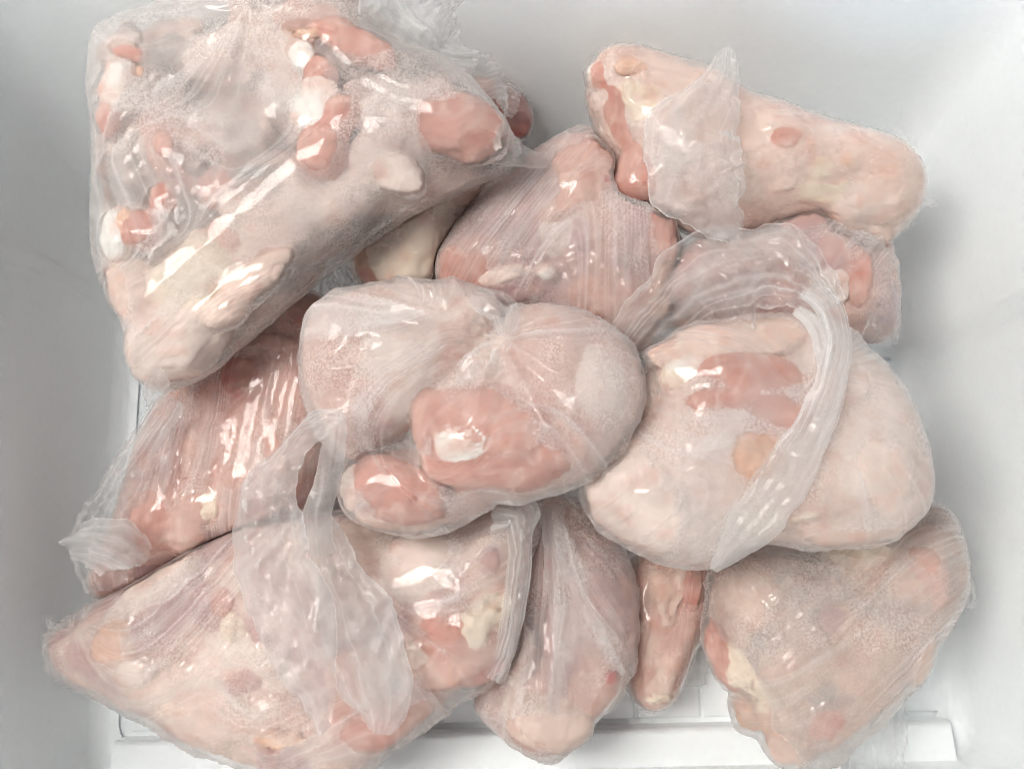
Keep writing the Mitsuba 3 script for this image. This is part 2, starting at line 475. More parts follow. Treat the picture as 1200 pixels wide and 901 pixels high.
            wt = np.exp(-(es - es.min(1, keepdims=True)) / 0.0012)
            col = (wt @ np.array(cols)) / wt.sum(1, keepdims=True)
            m1 = meshkit.fbm(mv * 70, 3, seed + 21)[:, None]
            vein = ridge(meshkit.fbm(mv * np.array([90, 60, 60]), 2, seed + 22), 0.05)[:, None]
            blot = np.clip((meshkit.fbm(mv * 130, 3, seed + 23) - 0.55) * 6, 0, 1)[:, None]
            if part in ('meat', 'flesh'):
                fib = meshkit.noise(mw * np.array([60, 260, 120]), seed + 51)[:, None] * 0.5 + meshkit.fbm(mv * 45, 3, seed + 52)[:, None] * 0.9 - 0.35
                col = col + (np.array([0.62, 0.41, 0.345]) - col) * np.clip((fib - 0.22) * 1.8, 0, 0.5)
            if part == 'bone_end':
                mot = np.clip((meshkit.fbm(mv * 95, 3, seed + 24) - 0.46) * 5, 0, 1)[:, None]
                col = col * (1 - mot) + mot * np.array([0.66, 0.47, 0.40])
            if part == 'skin' and mat == 'clear_film':
                col = col + (np.array(TISSUE['O']) * 0.8 - col) * 0.6 * cleft[:, None]
            col = col * (0.80 + 0.40 * m1)
            col = col + (np.array([0.85, 0.72, 0.63]) - col) * 0.35 * vein
            col = col * (1 - blot * (1 - np.array([0.95, 0.82, 0.78])))
            deep_ = (0.0028 if part == 'fat' else 0.0014 if part == 'skin' and mat == 'clear_film' else 0.0003)
            mv = mv - mn * (deep_ * (1.1 - lumpy).clip(0, 1) + (0.003 if part == 'skin' and mat == 'clear_film' else 0.0012) * cleft)[:, None]
            nth = 0
            for keep in islands(mv, mq):
                new = np.cumsum(keep) - 1
                scene[f'{pk}__{part}' + (f'_{nth:03d}' if nth else '')] = mikit.ply((mv[keep], new[mq[keep[mq[:, 0]]]]), 'raw_meat', smooth=True, color=np.clip(col[keep], 0.02, 0.95))
                nth += 1
        for pk, pl_label, cat, parts in pieces:
            if any(s.startswith(pk + '__') for s in scene):
                labels[pk] = {'label': pl_label, 'category': cat, 'group': 'raw chicken pieces in the bags'}

    def occ_update(self, sl, f):
        occ[sl] = np.minimum(occ[sl], f)


def spline(pts, n):
    pts = np.array(pts, float)
    from scipy.interpolate import CubicSpline, PchipInterpolator
    t = np.concatenate([[0], np.cumsum(np.linalg.norm(np.diff(pts[:, :2], axis=0), axis=1))])
    t /= t[-1]
    return PchipInterpolator(t, pts)(np.linspace(0, 1, n))


def sheet(key, mat, spine, pleats=3.0, depth=0.5, crumple=0.0025, streak=0.5, seed=0, arch=0.35, res=0.0011, rough_edge=0.2, crest=0.9):
    """A loose strip of film. spine: (px, py, height, full width in px, lean in degrees) along its middle; it is pleated lengthwise and crumpled."""
    s = spline(spine, 160)
    p3 = at(s[:, 0], s[:, 1], s[:, 2])
    width = s[:, 3] * mm_px(s[:, 2])
    L = np.linalg.norm(np.diff(p3, axis=0), axis=1).sum()
    nu, nv = int(np.clip(L / res, 20, 260)), int(np.clip(width.max() / res, 14, 240))
    ti = np.linspace(0, 1, nu)
    P = np.column_stack([np.interp(ti, np.linspace(0, 1, 160), p3[:, k]) for k in range(3)])
    W = np.interp(ti, np.linspace(0, 1, 160), width)
    lean = np.radians(np.interp(ti, np.linspace(0, 1, 160), s[:, 4]))
    tan = np.gradient(P, axis=0); tan /= np.linalg.norm(tan, axis=1, keepdims=True)
    side = np.cross(tan, [0, 0, 1.0]); side /= np.linalg.norm(side, axis=1, keepdims=True)
    up = np.cross(side, tan)
    side, up = side * np.cos(lean)[:, None] + up * np.sin(lean)[:, None], up * np.cos(lean)[:, None] - side * np.sin(lean)[:, None]
    t = np.linspace(-1, 1, nv)
    TT, UU = np.meshgrid(t, ti)
    dist = UU * L
    edge = 1 + rough_edge * (meshkit.fbm(np.stack([dist * 70, np.sign(TT) * 3 + 7, 0 * TT], -1), 3, seed) - 0.5) * 2
    wob = (meshkit.noise(np.stack([dist * 14, TT * 1.2, 0 * TT + 2], -1), seed + 1) - 0.5)
    ph = meshkit.noise(np.stack([TT * pleats + wob * 1.2, dist * 7, 0 * TT], -1), seed + 2)
    ph2 = meshkit.noise(np.stack([TT * pleats * 2.6 + wob * 2, dist * 12, 0 * TT + 5], -1), seed + 3)
    fold = (np.abs(ph - 0.5) * 2 - 0.4) + 0.45 * (np.abs(ph2 - 0.5) * 2 - 0.4)
    q = np.stack([dist, TT * W[:, None] / 2, 0.3 * TT * W[:, None]], -1)
    cr = creases(q, seed + 4, 9, (35, 130)) + 0.35 * creases(q, seed + 5, 6, (120, 260))
    hgt = fold * np.minimum(W, 0.05)[:, None] * depth * 0.35 + crumple * cr + arch * W[:, None] / 2 * (1 - TT**2) - arch * W[:, None] * 0.25
    pos = P[:, None] + side[:, None] * (TT * edge * W[:, None] / 2)[..., None] + up[:, None] * hgt[..., None]
    pos[..., 2] = np.maximum(pos[..., 2], 0.002)
    v = pos.reshape(-1, 3)
    i, j = np.meshgrid(np.arange(nu - 1), np.arange(nv - 1), indexing='ij')
    a = (i * nv + j).ravel()
    f = np.stack([a, a + 1, a + nv + 1, a + nv], 1)
    hem = np.maximum(np.clip((np.abs(TT) - 0.93) * 25, 0, 1), crest * np.clip((cr - 0.75) * 2.2, 0, 1))
    uv = np.column_stack([(1.0 + 2.0 * hem).ravel(), ((TT * W.max() / 2 + wob * 0.01) * 1000 * streak * 1.6 + seed * 13).ravel()])
    scene[key] = mikit.ply((v, f), mat, smooth=True, uv=uv)



# ------------------------------------------------------------------ the bags, from the top of the pile to the bottom
PIECE = 'chicken_piece'
THIGH = 'chicken_thigh'
DRUM = 'chicken_drumstick'

# the heart-shaped bag in the middle
Bag('plastic_bag', 'frosted heart-shaped bag in the middle with two pink drumsticks showing through', 'frosted_film',
    [([(355, 400), (362, 372), (385, 348), (430, 335), (490, 328), (545, 333), (578, 346), (590, 360), (588, 395), (545, 440), (495, 490), (445, 535), (405, 548), (372, 500), (355, 450)], 0.150, 0.026, 0.030),
     ([(572, 398), (600, 362), (640, 356), (700, 372), (735, 395), (753, 430), (753, 470), (735, 515), (700, 558), (640, 582), (590, 588), (540, 580), (490, 555), (480, 500), (520, 450)], 0.150, 0.026, 0.028),
     ([(402, 552), (440, 525), (490, 515), (530, 555), (590, 586), (550, 606), (510, 620), (460, 623), (420, 611), (402, 590)], 0.142, 0.022, 0.02)],
    [(DRUM, 'pink drumstick with a white bone end in the heart-shaped bag', 'chicken', {'meat': [(555, 545, 62, 26, 5, 5.4, 0, 'P'), (572, 500, 92, 60, 6, 6.0, 0, 'P'), (500, 490, 22, 40, 0, 3.6, 0, 'Q'), (620, 540, 50, 30, 0, 4.5, 0, 'P')],
            'bone_end': [(546, 514, 40, 29, 12, 7.2, 0, 'W'), (528, 528, 18, 14, 0, 5.6, 0, 'N')]}),
     (DRUM + '_001', 'deep pink drumstick at the lower left of the heart-shaped bag', 'chicken', {'meat': [(468, 576, 62, 38, 15, 5.0, 0, 'P'), (450, 560, 40, 25, 30, 4.6, 0, 'P')], 'skin': [(412, 572, 14, 30, 10, 3.6, 0, 'N'), (470, 607, 55, 14, 6, 2.6, 0, 'S')]}),
     (PIECE, 'pale chicken piece in the left lobe of the heart-shaped bag', 'chicken', {'skin': [(455, 425, 80, 66, -20, -3.5, 0, 'N'), (400, 440, 40, 60, 0, -4, 0, 'Q')]}),
     (PIECE + '_001', 'pale chicken piece in the right lobe of the heart-shaped bag', 'chicken', {'skin': [(690, 450, 55, 66, 10, -4, 0, 'N'), (650, 410, 50, 35, 20, -5, 0, 'S')]})],
    folds=[('fan', (588, 396), (600, 400), 0.88, 0.0028, 0.55, 0.055), ('line', (585, 400), (470, 520), 1.08, 0.0014, 0.35, 0.02)], seed=1, wobble=.006, fill=('N', 'Q', 2.2, 7), fill_label='pale meat that fills the heart-shaped bag')

sheet('plastic_bag__gathered_knot', 'loose_film', [(556, 346, .178, 26, 0), (578, 356, .184, 44, 20), (594, 372, .186, 44, 20), (594, 392, .182, 24, 10)], pleats=3, depth=.7, crumple=.0012, streak=.9, arch=.5, seed=15)

# the big bag on the right with the twisted neck
Bag('plastic_bag_001', 'large milky bag on the right whose twisted white neck lies across it', 'frosted_film',
    [([(680, 585), (700, 555), (740, 505), (757, 480), (757, 440), (768, 412), (790, 390), (840, 376), (900, 370), (960, 375), (990, 392), (1030, 430), (1062, 475), (1085, 540), (1086, 590), (1070, 615), (1030, 636), (980, 643), (920, 640), (872, 630), (835, 668), (800, 665), (750, 648), (705, 618)], 0.128, 0.034, 0.034)],
    [(THIGH, 'chicken thigh with a flap of cream skin and open pink flesh under the twisted neck', 'chicken', {'skin': [(860, 402, 105, 28, -3, 4.6, 0, 'S'), (770, 460, 22, 35, 20, 2.6, 0, 'N')],
            'meat': [(880, 440, 74, 28, 12, 4.2, 0, 'P'), (850, 470, 50, 22, 0, 2.8, 0, 'P'), (905, 482, 55, 26, 10, 4.0, 0, 'P')],
            'bone_end': [(812, 424, 26, 20, 0, 4.6, 0, 'W'), (800, 440, 22, 18, 0, 4.2, 0, 'F')]}),
     (PIECE + '_002', 'orange lump of fat and flesh below the open flesh of the thigh', 'chicken', {'fat': [(880, 532, 56, 46, 20, 3.9, 0, 'O'), (840, 510, 26, 26, 0, 2.6, 0, 'B'), (915, 600, 55, 22, -8, 2.6, 0, 'F')]}),
     (PIECE + '_003', 'white skinned chicken piece in the lower left corner of the bag with the twisted neck', 'chicken', {'skin': [(760, 580, 85, 58, 35, 3.0, 0, 'N')]}),
     (PIECE + '_004', 'pale skinned chicken piece at the right end of the bag with the twisted neck', 'chicken', {'skin': [(1015, 545, 62, 80, -10, 2.6, 0, 'N'), (990, 450, 40, 40, 0, 2.4, 0, 'N'), (1000, 620, 60, 18, 0, 2.4, 0, 'S')]})],
    folds=[('fan', (955, 440), (960, 450), 1.00, 0.0017, 0.55, 0.06), ('line', (770, 470), (950, 440), 0.83, 0.0007, 0.3, 0.03)], seed=2, fill=('N', 'S', 1.8, 6), fill_label='pale meat that fills the bag with the twisted neck')
sheet('plastic_bag_001__neck', 'loose_film', [(742, 412, .118, 70, 0), (785, 365, .136, 110, 0), (840, 330, .152, 140, 0), (895, 318, .163, 132, 0), (940, 332, .171, 88, 0), (972, 362, .175, 40, 0)], pleats=3, depth=.09, arch=.04, crumple=.0038, streak=.35, seed=21, crest=.6)
sheet('plastic_bag_001__twisted_end', 'twisted_film', [(948, 338, .170, 40, 0), (972, 362, .176, 38, 5), (984, 400, .177, 36, 5), (976, 445, .176, 40, 0), (955, 500, .171, 48, 0), (924, 555, .166, 58, 0), (888, 605, .162, 60, 0), (858, 640, .155, 40, 0), (836, 668, .144, 10, 0)], pleats=4.5, depth=.22, crumple=.0008, streak=.8, arch=.22, seed=22, crest=0)
sheet('plastic_bag_001__fold', 'twisted_film', [(935, 362, .166, 18, 20), (955, 378, .170, 26, 20), (966, 402, .170, 26, 20), (968, 430, .168, 18, 10)], pleats=2, depth=.4, crumple=.0008, arch=.5, seed=23)

# the big grey speckled bag in the upper left
Bag('plastic_bag_002', 'largest bag, top left, grey speckled film stretched over white bone ends', 'frosted_film',
    [([(122, 65), (150, 42), (210, 22), (270, 5), (320, -15), (380, -15), (420, 0), (465, 38), (480, 66), (520, 78), (560, 103), (592, 148), (612, 178), (580, 196), (520, 226), (470, 246), (420, 281), (330, 356), (262, 411), (215, 441), (180, 461), (166, 440), (160, 400), (148, 368), (125, 340), (121, 280), (124, 200), (117, 130)], 0.150, 0.036, 0.034, (0.05, 0.12))],
    [(DRUM + '_002', 'drumstick with a round white knuckle at the upper left corner of the largest bag', 'chicken', {'meat': [(200, 165, 50, 85, -30, -5, 0, 'Q'), (126, 140, 15, 32, 0, 3.6, 0, 'P'), (195, 168, 11, 15, 0, 4.6, 0, 'P')],
            'bone_end': [(140, 92, 32, 39, 10, 4.6, 0, 'W')], 'skin': [(150, 62, 27, 11, 15, 4.0, 0, 'P'), (162, 84, 9, 11, 0, 4.0, 0, 'O')]}),
     (DRUM + '_003', 'drumstick with a large white bone end right of centre in the largest bag', 'chicken', {'meat': [(376, 168, 33, 38, 10, 4.6, 0, 'P'), (396, 127, 20, 16, 0, 4.0, 0, 'P'), (370, 86, 24, 20, 0, 3.6, 0, 'P'), (330, 210, 45, 40, 0, -4, 0, 'Q')],
            'bone_end': [(362, 125, 33, 39, -15, 5.4, 0, 'W'), (350, 66, 21, 26, 0, 4.6, 0, 'W'), (372, 100, 27, 15, 20, 5.0, 0, 'N')]}),
     (DRUM + '_004', 'pink drumstick at the top edge of the largest bag', 'chicken', {'meat': [(412, 46, 59, 22, 28, 4.2, 0, 'P'), (360, 20, 50, 20, 5, -2, 0, 'Q')], 'fat': [(354, 38, 22, 11, 0, 4.6, 0, 'O')], 'skin': [(270, 60, 70, 40, -20, -6, 0, 'N')]}),
     (DRUM + '_005', 'rounded pink drumstick end at the right corner of the largest bag', 'chicken', {'meat': [(530, 142, 68, 44, 14, 5.0, 0, 'P')], 'skin': [(583, 152, 11, 29, 12, 4.0, 0, 'N'), (450, 190, 60, 30, 28, 1.8, 0, 'N'), (440, 120, 50, 35, 30, -3, 0, 'N')]}),
     (THIGH + '_001', 'cream skinned thigh at the lower end of the largest bag', 'chicken', {'skin': [(230, 318, 62, 52, -20, 0.2, 0, 'F'), (205, 392, 73, 49, -30, 2.4, 0, 'N'), (290, 332, 72, 20, -40, 3.0, 0, 'S'), (150, 330, 32, 37, 0, 2.6, 0, 'S')],
            'meat': [(300, 270, 70, 50, -20, -5, 0, 'Q')]}),
     (DRUM + '_006', 'small pink drumstick end with a white knuckle at the left edge of the largest bag', 'chicken', {'meat': [(168, 264, 30, 32, 0, 4.6, 0, 'P'), (188, 232, 22, 21, -20, 4.6, 0, 'P'), (275, 215, 48, 34, 0, -2.5, 0, 'P')],
            'bone_end': [(136, 270, 21, 37, 0, 4.2, 0, 'W')], 'skin': [(147, 252, 11, 12, 0, 5.0, 0, 'O')]})],
    folds=[('line', (200, 440), (440, 270), 1.00, 0.0008, 0.45, 0.030), ('fan', (300, 20), (300, 30), 0.62, 0.0021, 0.4, 0.03), ('line', (150, 180), (190, 260), 0.67, 0.0011, .3, .02)], crumple=.0012, seed=3, wobble=.014, fill=('N', 'G', 2.4, 20), fill_label='pale meat in the middle of the largest bag under grey speckled film')

# the long piece at the upper right
Bag('plastic_bag_003', 'tight clear bag at the upper right, wrapped round a long pale piece of chicken', 'clear_film',
    [([(688, 95), (700, 72), (740, 67), (790, 84), (840, 96), (872, 124), (905, 130), (950, 150), (1010, 164), (1050, 180), (1075, 208), (1079, 240), (1062, 266), (1030, 284), (1000, 268), (960, 254), (900, 262), (860, 276), (820, 275), (790, 257), (742, 222), (715, 182), (690, 132)], 0.115, 0.034, 0.03)],
    [(THIGH + '_002', 'pale thigh with orange edge at the upper left end of the tight clear bag', 'chicken', {'skin': [(765, 120, 55, 42, 25, 3.6, 0, 'F'), (800, 190, 70, 60, 40, 2.6, 0, 'S'), (700, 100, 12, 24, 10, 3.6, 0, 'W')],
            'meat': [(722, 126, 28, 54, -15, 4.2, 0, 'P'), (742, 76, 26, 11, 8, 3.2, 0, 'O'), (745, 195, 26, 36, -40, 2.4, 0, 'P')]}),
     (THIGH + '_003', 'folded white skinned thigh at the right end of the tight clear bag', 'chicken', {'skin': [(905, 190, 50, 42, 30, 3.0, 0, 'S'), (960, 200, 50, 40, 10, 3.8, 0, 'F'), (1025, 222, 50, 46, 20, 2.6, 0, 'N'), (905, 150, 34, 18, 20, 4.2, 0, 'N')],
            'meat': [(918, 168, 22, 16, 20, 4.4, 0, 'P'), (995, 186, 10, 12, 0, 4.6, 0, 'O')]})],
    folds=[], crumple=.0010, tight=.006, wobble=.022, seed=4, fill=('N', 'S', 0.9, 2), fill_label='pale meat that joins both ends of the long piece at the upper right')
sheet('plastic_bag_003__wrapped_end', 'milky_film', [(850, 58, .150, 18, 0), (848, 82, .158, 46, 0), (836, 115, .164, 80, 0), (815, 155, .168, 128, 0), (820, 200, .168, 128, 0), (842, 240, .164, 90, 0), (868, 272, .152, 44, 0)], pleats=3.2, depth=.26, crumple=.0052, streak=.55, arch=.30, seed=31)
sheet('plastic_bag_003__tip', 'loose_film', [(1062, 228, .128, 30, 0), (1076, 232, .128, 20, 0), (1090, 236, .124, 26, 20)], pleats=2, depth=.5, crumple=.0012, seed=32)

# the drumstick bag at the top centre
Bag('plastic_bag_004', 'greyish pink bag above the heart-shaped bag, a round drumstick end at its top', 'frosted_film',
    [([(508, 322), (520, 290), (560, 240), (602, 204), (650, 168), (690, 160), (722, 184), (746, 222), (776, 222), (797, 260), (797, 300), (782, 350), (766, 412), (740, 420), (700, 400), (600, 380), (560, 372), (520, 350)], 0.095, 0.036, 0.032, (0.0, 0.08))],
    [(DRUM + '_007', 'round pale pink drumstick end with a red dot above the heart-shaped bag', 'chicken', {'meat': [(684, 206, 50, 48, 10, 7.4, 0, 'Q'), (655, 240, 40, 30, -30, 2.4, 0, 'Q')], 'blood_spot': [(712, 208, 5.5, 6, 0, 6.0, 0, 'R')]}),
     (DRUM + '_008', 'reddish drumstick end at the right edge of the greyish pink bag', 'chicken', {'meat': [(772, 262, 26, 45, -6, 3.6, 0, 'P'), (775, 330, 18, 44, 8, 2.6, 0, 'O')]}),
     (THIGH + '_004', 'thigh with dark pink flesh and a white bone tip in the greyish pink bag', 'chicken', {'meat': [(562, 300, 62, 34, -28, 2.4, 0, 'P'), (600, 330, 60, 22, 0, 0.6, 0, 'V')], 'bone_end': [(638, 316, 14, 11, 0, 3.2, 0, 'W'), (590, 320, 34, 11, -10, 2.6, 0, 'N')],
            'skin': [(655, 270, 75, 44, 15, -1.5, 0, 'N'), (705, 340, 56, 52, 20, -3, 0, 'Q')]})],
    folds=[('line', (530, 330), (650, 190), 0.96, 0.0011, .5, .03), ('line', (740, 230), (760, 400), 0.88, 0.0014, .5, .03)], seed=5, fill=('Q', 'V', 2.0, 7), fill_label='pinkish meat that fills the bag above the heart-shaped bag')

# the crinkled bag behind the twisted neck
Bag('plastic_bag_005', 'silvery crinkled bag with purple pink meat, between the long piece and the twisted neck', 'hazy_film',
    [([(758, 372), (774, 320), (815, 280), (865, 275), (905, 262), (940, 241), (975, 234), (1010, 250), (1036, 290), (1044, 330), (1050, 355), (1044, 402), (1015, 400), (985, 410), (930, 400), (850, 395)], 0.092, 0.034, 0.03)],
    [(THIGH + '_005', 'purple pink thigh with pale fat in the silvery crinkled bag', 'chicken', {'meat': [(950, 262, 46, 28, -10, 3.6, 0, 'V'), (975, 300, 40, 34, 20, 3.0, 0, 'V'), (1008, 325, 14, 36, 10, 3.2, 0, 'P')], 'fat': [(975, 332, 32, 34, 20, 4.0, 0, 'N')]}),
     (PIECE + '_005', 'dark reddish piece at the left end of the silvery crinkled bag', 'chicken', {'meat': [(822, 318, 44, 28, -35, 0, 0, 'D'), (880, 300, 60, 40, 0, -4, 0, 'Q')]})],
    folds=[('line', (780, 370), (850, 280), 1.08, 0.0016, .6, .03)], crumple=.0024, seed=6, fill=('V', 'Q', 1.6, 7), fill_label='purplish meat that fills the silvery crinkled bag')
sheet('plastic_bag_005__crinkled_edge', 'loose_film', [(1000, 248, .118, 40, 0), (1022, 285, .122, 44, 10), (1034, 330, .122, 44, 15), (1040, 370, .116, 50, 15), (1034, 402, .108, 46, 10)], pleats=2.5, depth=.4, crumple=.003, streak=.7, seed=61)

# the bag with the loop handle, lower left
Bag('plastic_bag_006', 'wide bag at the lower left corner with a loose loop handle and fatty chicken pieces', 'hazy_film',
    [([(64, 742), (80, 724), (150, 690), (230, 645), (280, 620), (330, 606), (390, 598), (430, 610), (500, 620), (550, 600), (592, 582), (634, 590), (630, 612), (616, 680), (606, 758), (590, 790), (540, 822), (500, 852), (445, 890), (420, 916), (330, 908), (250, 884), (150, 832), (90, 802), (68, 772)], 0.080, 0.036, 0.034, (0.09, 0.06))],
    [(PIECE + '_006', 'orange pink piece in the far left corner of the wide bag with the loop handle', 'chicken', {'meat': [(138, 756, 34, 28, -10, 3.6, 0, 'O')], 'skin': [(158, 788, 26, 15, 5, 3.6, 0, 'N')]}),
     (THIGH + '_006', 'long pale thigh along the lower edge of the wide bag', 'chicken', {'skin': [(250, 820, 130, 46, 18, -0.5, 0, 'S'), (300, 760, 90, 46, 10, -4, 0, 'N'), (180, 700, 80, 26, -30, -2, 0, 'N')], 'fat': [(325, 868, 34, 14, 5, 2.4, 0, 'O'), (272, 735, 22, 28, 0, 0.5, 0, 'F')], 'meat': [(262, 700, 20, 26, 0, 0, 0, 'P')]}),
     (THIGH + '_007', 'thigh with ridged white skin below the heart-shaped bag', 'chicken', {'skin': [(500, 665, 66, 50, 4, 2.8, 0, 'N'), (420, 640, 50, 40, 0, 0, 0, 'S')], 'meat': [(574, 652, 20, 28, 10, 3.0, 0, 'V')]}),
     (DRUM + '_009', 'red pink drumstick with pale fat at the right end of the wide bag', 'chicken', {'meat': [(520, 738, 44, 44, -30, 3.6, 0, 'P'), (566, 786, 34, 14, -10, 4.0, 0, 'R'), (530, 775, 62, 26, -20, 3.2, 0, 'Q')], 'fat': [(545, 738, 32, 28, -20, 4.6, 0, 'F'), (576, 706, 28, 24, 20, 4.4, 0, 'F'), (490, 765, 26, 20, -30, 4.6, 0, 'S')]}),
     (DRUM + '_010', 'bright pink drumstick under the lower end of the loop handle', 'chicken', {'meat': [(432, 850, 50, 30, 8, 4.0, 0, 'P'), (480, 830, 46, 22, -40, 3.6, 0, 'P'), (420, 790, 40, 40, 0, 2.4, 0, 'Q')]})],
    folds=[('line', (150, 830), (300, 640), 1.38, 0.0014, .34, .05), ('fan', (66, 742), (80, 740), 0.88, 0.0014, .3, .08), ('line', (260, 880), (420, 760), 1.08, 0.0011, .4, .03)], seed=7, fill=('S', 'V', 2.4, 14), fill_label='pale meat that fills the wide bag with the loop handle')
sheet('plastic_bag_006__loop_handle', 'milky_film', [(402, 486, .190, 18, 0), (372, 496, .190, 34, 0), (338, 535, .186, 46, -10), (312, 590, .178, 76, -10), (316, 650, .170, 92, 0), (336, 710, .162, 96, 0), (358, 775, .152, 72, 0), (374, 830, .142, 34, 0), (380, 856, .136, 14, 0)], pleats=2, depth=.16, crumple=.0040, streak=.35, arch=.35, seed=71)
sheet('plastic_bag_006__handle_strand', 'milky_film', [(398, 484, .190, 14, 0), (392, 520, .184, 26, 20), (382, 570, .174, 30, 20), (370, 610, .162, 34, 10), (372, 650, .150, 40, 0)], pleats=2, depth=.6, crumple=.0014, streak=.8, arch=.5, seed=72)
sheet('plastic_bag_006__handle_end', 'milky_film', [(372, 610, .140, 40, 0), (394, 670, .142, 66, 0), (414, 730, .144, 92, 0), (436, 790, .142, 92, 0), (448, 835, .138, 60, 0), (444, 858, .134, 26, 0)], pleats=2, depth=.16, crumple=.0042, streak=.35, arch=.3, seed=73)
sheet('plastic_bag_006__gathered_edge', 'milky_film', [(580, 594, .126, 70, 0), (610, 606, .128, 46, 0), (611, 645, .126, 30, 20), (604, 700, .122, 28, 20), (596, 750, .118, 24, 20), (578, 796, .110, 26, 10)], pleats=2.4, depth=.6, crumple=.0022, streak=.6, arch=.4, seed=74)
sheet('plastic_bag_006__corner_tip', 'loose_film', [(84, 738, .062, 26, 0), (68, 734, .062, 20, 0), (60, 724, .066, 26, 30)], pleats=2, depth=.6, crumple=.0014, seed=75)

# the pointed bag, bottom centre
Bag('plastic_bag_007', 'pointed bag hanging down at the bottom centre with white gathered lines and a red spot', 'frosted_film',
    [([(628, 584), (660, 578), (694, 600), (737, 652), (746, 700), (746, 760), (731, 802), (692, 850), (662, 886), (634, 889), (600, 871), (560, 836), (554, 820), (574, 780), (590, 740), (610, 680), (616, 620)], 0.062, 0.034, 0.03)],
    [(DRUM + '_011', 'pale drumstick with a white bone end in the pointed bag', 'chicken', {'skin': [(640, 845, 55, 34, 10, 2.4, 0, 'S'), (610, 770, 20, 34, 10, 4.0, 0, 'N')], 'meat': [(600, 750, 24, 20, 0, 2.6, 0, 'Q')]}),
     (THIGH + '_008', 'dusky pink thigh deep in the pointed bag', 'chicken', {'meat': [(690, 700, 50, 76, -6, -3.5, 0, 'V'), (645, 680, 36, 80, 0, -4, 0, 'V'), (690, 800, 36, 50, 30, -3, 0, 'Q')], 'blood_spot': [(715, 793, 6, 6, 0, 2.4, 0, 'R'), (643, 661, 4, 6, 0, 2.4, 0, 'R')]})],
    folds=[('fan', (645, 588), (650, 600), 1.38, 0.0025, .9, .10), ('line', (655, 600), (652, 880), 1.25, 0.0018, .8, .016), ('line', (655, 640), (735, 790), 1.25, 0.0014, .6, .012)], seed=8, fill=('V', 'Q', 3.0, 12), fill_label='dusky meat that fills the pointed bag')

# the bag in the lower right corner
Bag('plastic_bag_008', 'grey streaked bag in the lower right corner with orange fat along its left edge', 'frosted_film',
    [([(828, 700), (836, 660), (852, 640), (882, 632), (950, 630), (1000, 636), (1040, 630), (1070, 606), (1090, 584), (1112, 610), (1128, 660), (1126, 692), (1102, 740), (1086, 762), (1060, 812), (1000, 872), (952, 902), (930, 898), (890, 852), (850, 792), (828, 745)], 0.068, 0.036, 0.032)],
    [(THIGH + '_009', 'thigh with a strip of orange fat at the left edge of the grey streaked bag', 'chicken', {'fat': [(884, 790, 30, 52, -36, 3.2, 0, 'F'), (890, 835, 26, 26, 0, 3.0, 0, 'O'), (930, 872, 32, 28, 0, 2.4, 0, 'S')], 'meat': [(852, 768, 18, 42, -20, 2.6, 0, 'P')]}),
     (PIECE + '_007', 'reddish piece under the streaked film of the grey bag', 'chicken', {'meat': [(985, 820, 28, 60, 35, -2.5, 0, 'P'), (950, 720, 80, 60, 20, -7, 0, 'V')]}),
     (PIECE + '_008', 'pale pink piece in the right corner of the grey streaked bag', 'chicken', {'skin': [(1085, 680, 32, 40, 10, 2.4, 0, 'Q'), (1010, 652, 46, 18, 10, 2.4, 0, 'F'), (1080, 770, 14, 30, 20, 2.4, 0, 'S')]})],
    folds=[('line', (900, 850), (1090, 640), 1.25, 0.0018, .65, .06), ('fan', (850, 640), (860, 650), 1.12, 0.0011, .4, .08)], seed=9, fill=('B', 'H', 2.6, 14), fill_label='dusky meat that fills the grey streaked corner bag')
sheet('plastic_bag_008__corner_tip', 'loose_film', [(1112, 655, .075, 30, 0), (1126, 680, .078, 34, 20), (1132, 712, .078, 22, 20)], pleats=2, depth=.6, crumple=.0018, seed=91)
sheet('plastic_bag_008__loose_end', 'clear_film', [(1030, 770, .050, 60, 0), (1016, 830, .050, 96, 0), (1005, 880, .050, 110, 0), (1000, 930, .052, 116, 0)], pleats=1.5, depth=.10, crumple=.0008, streak=.3, seed=92)

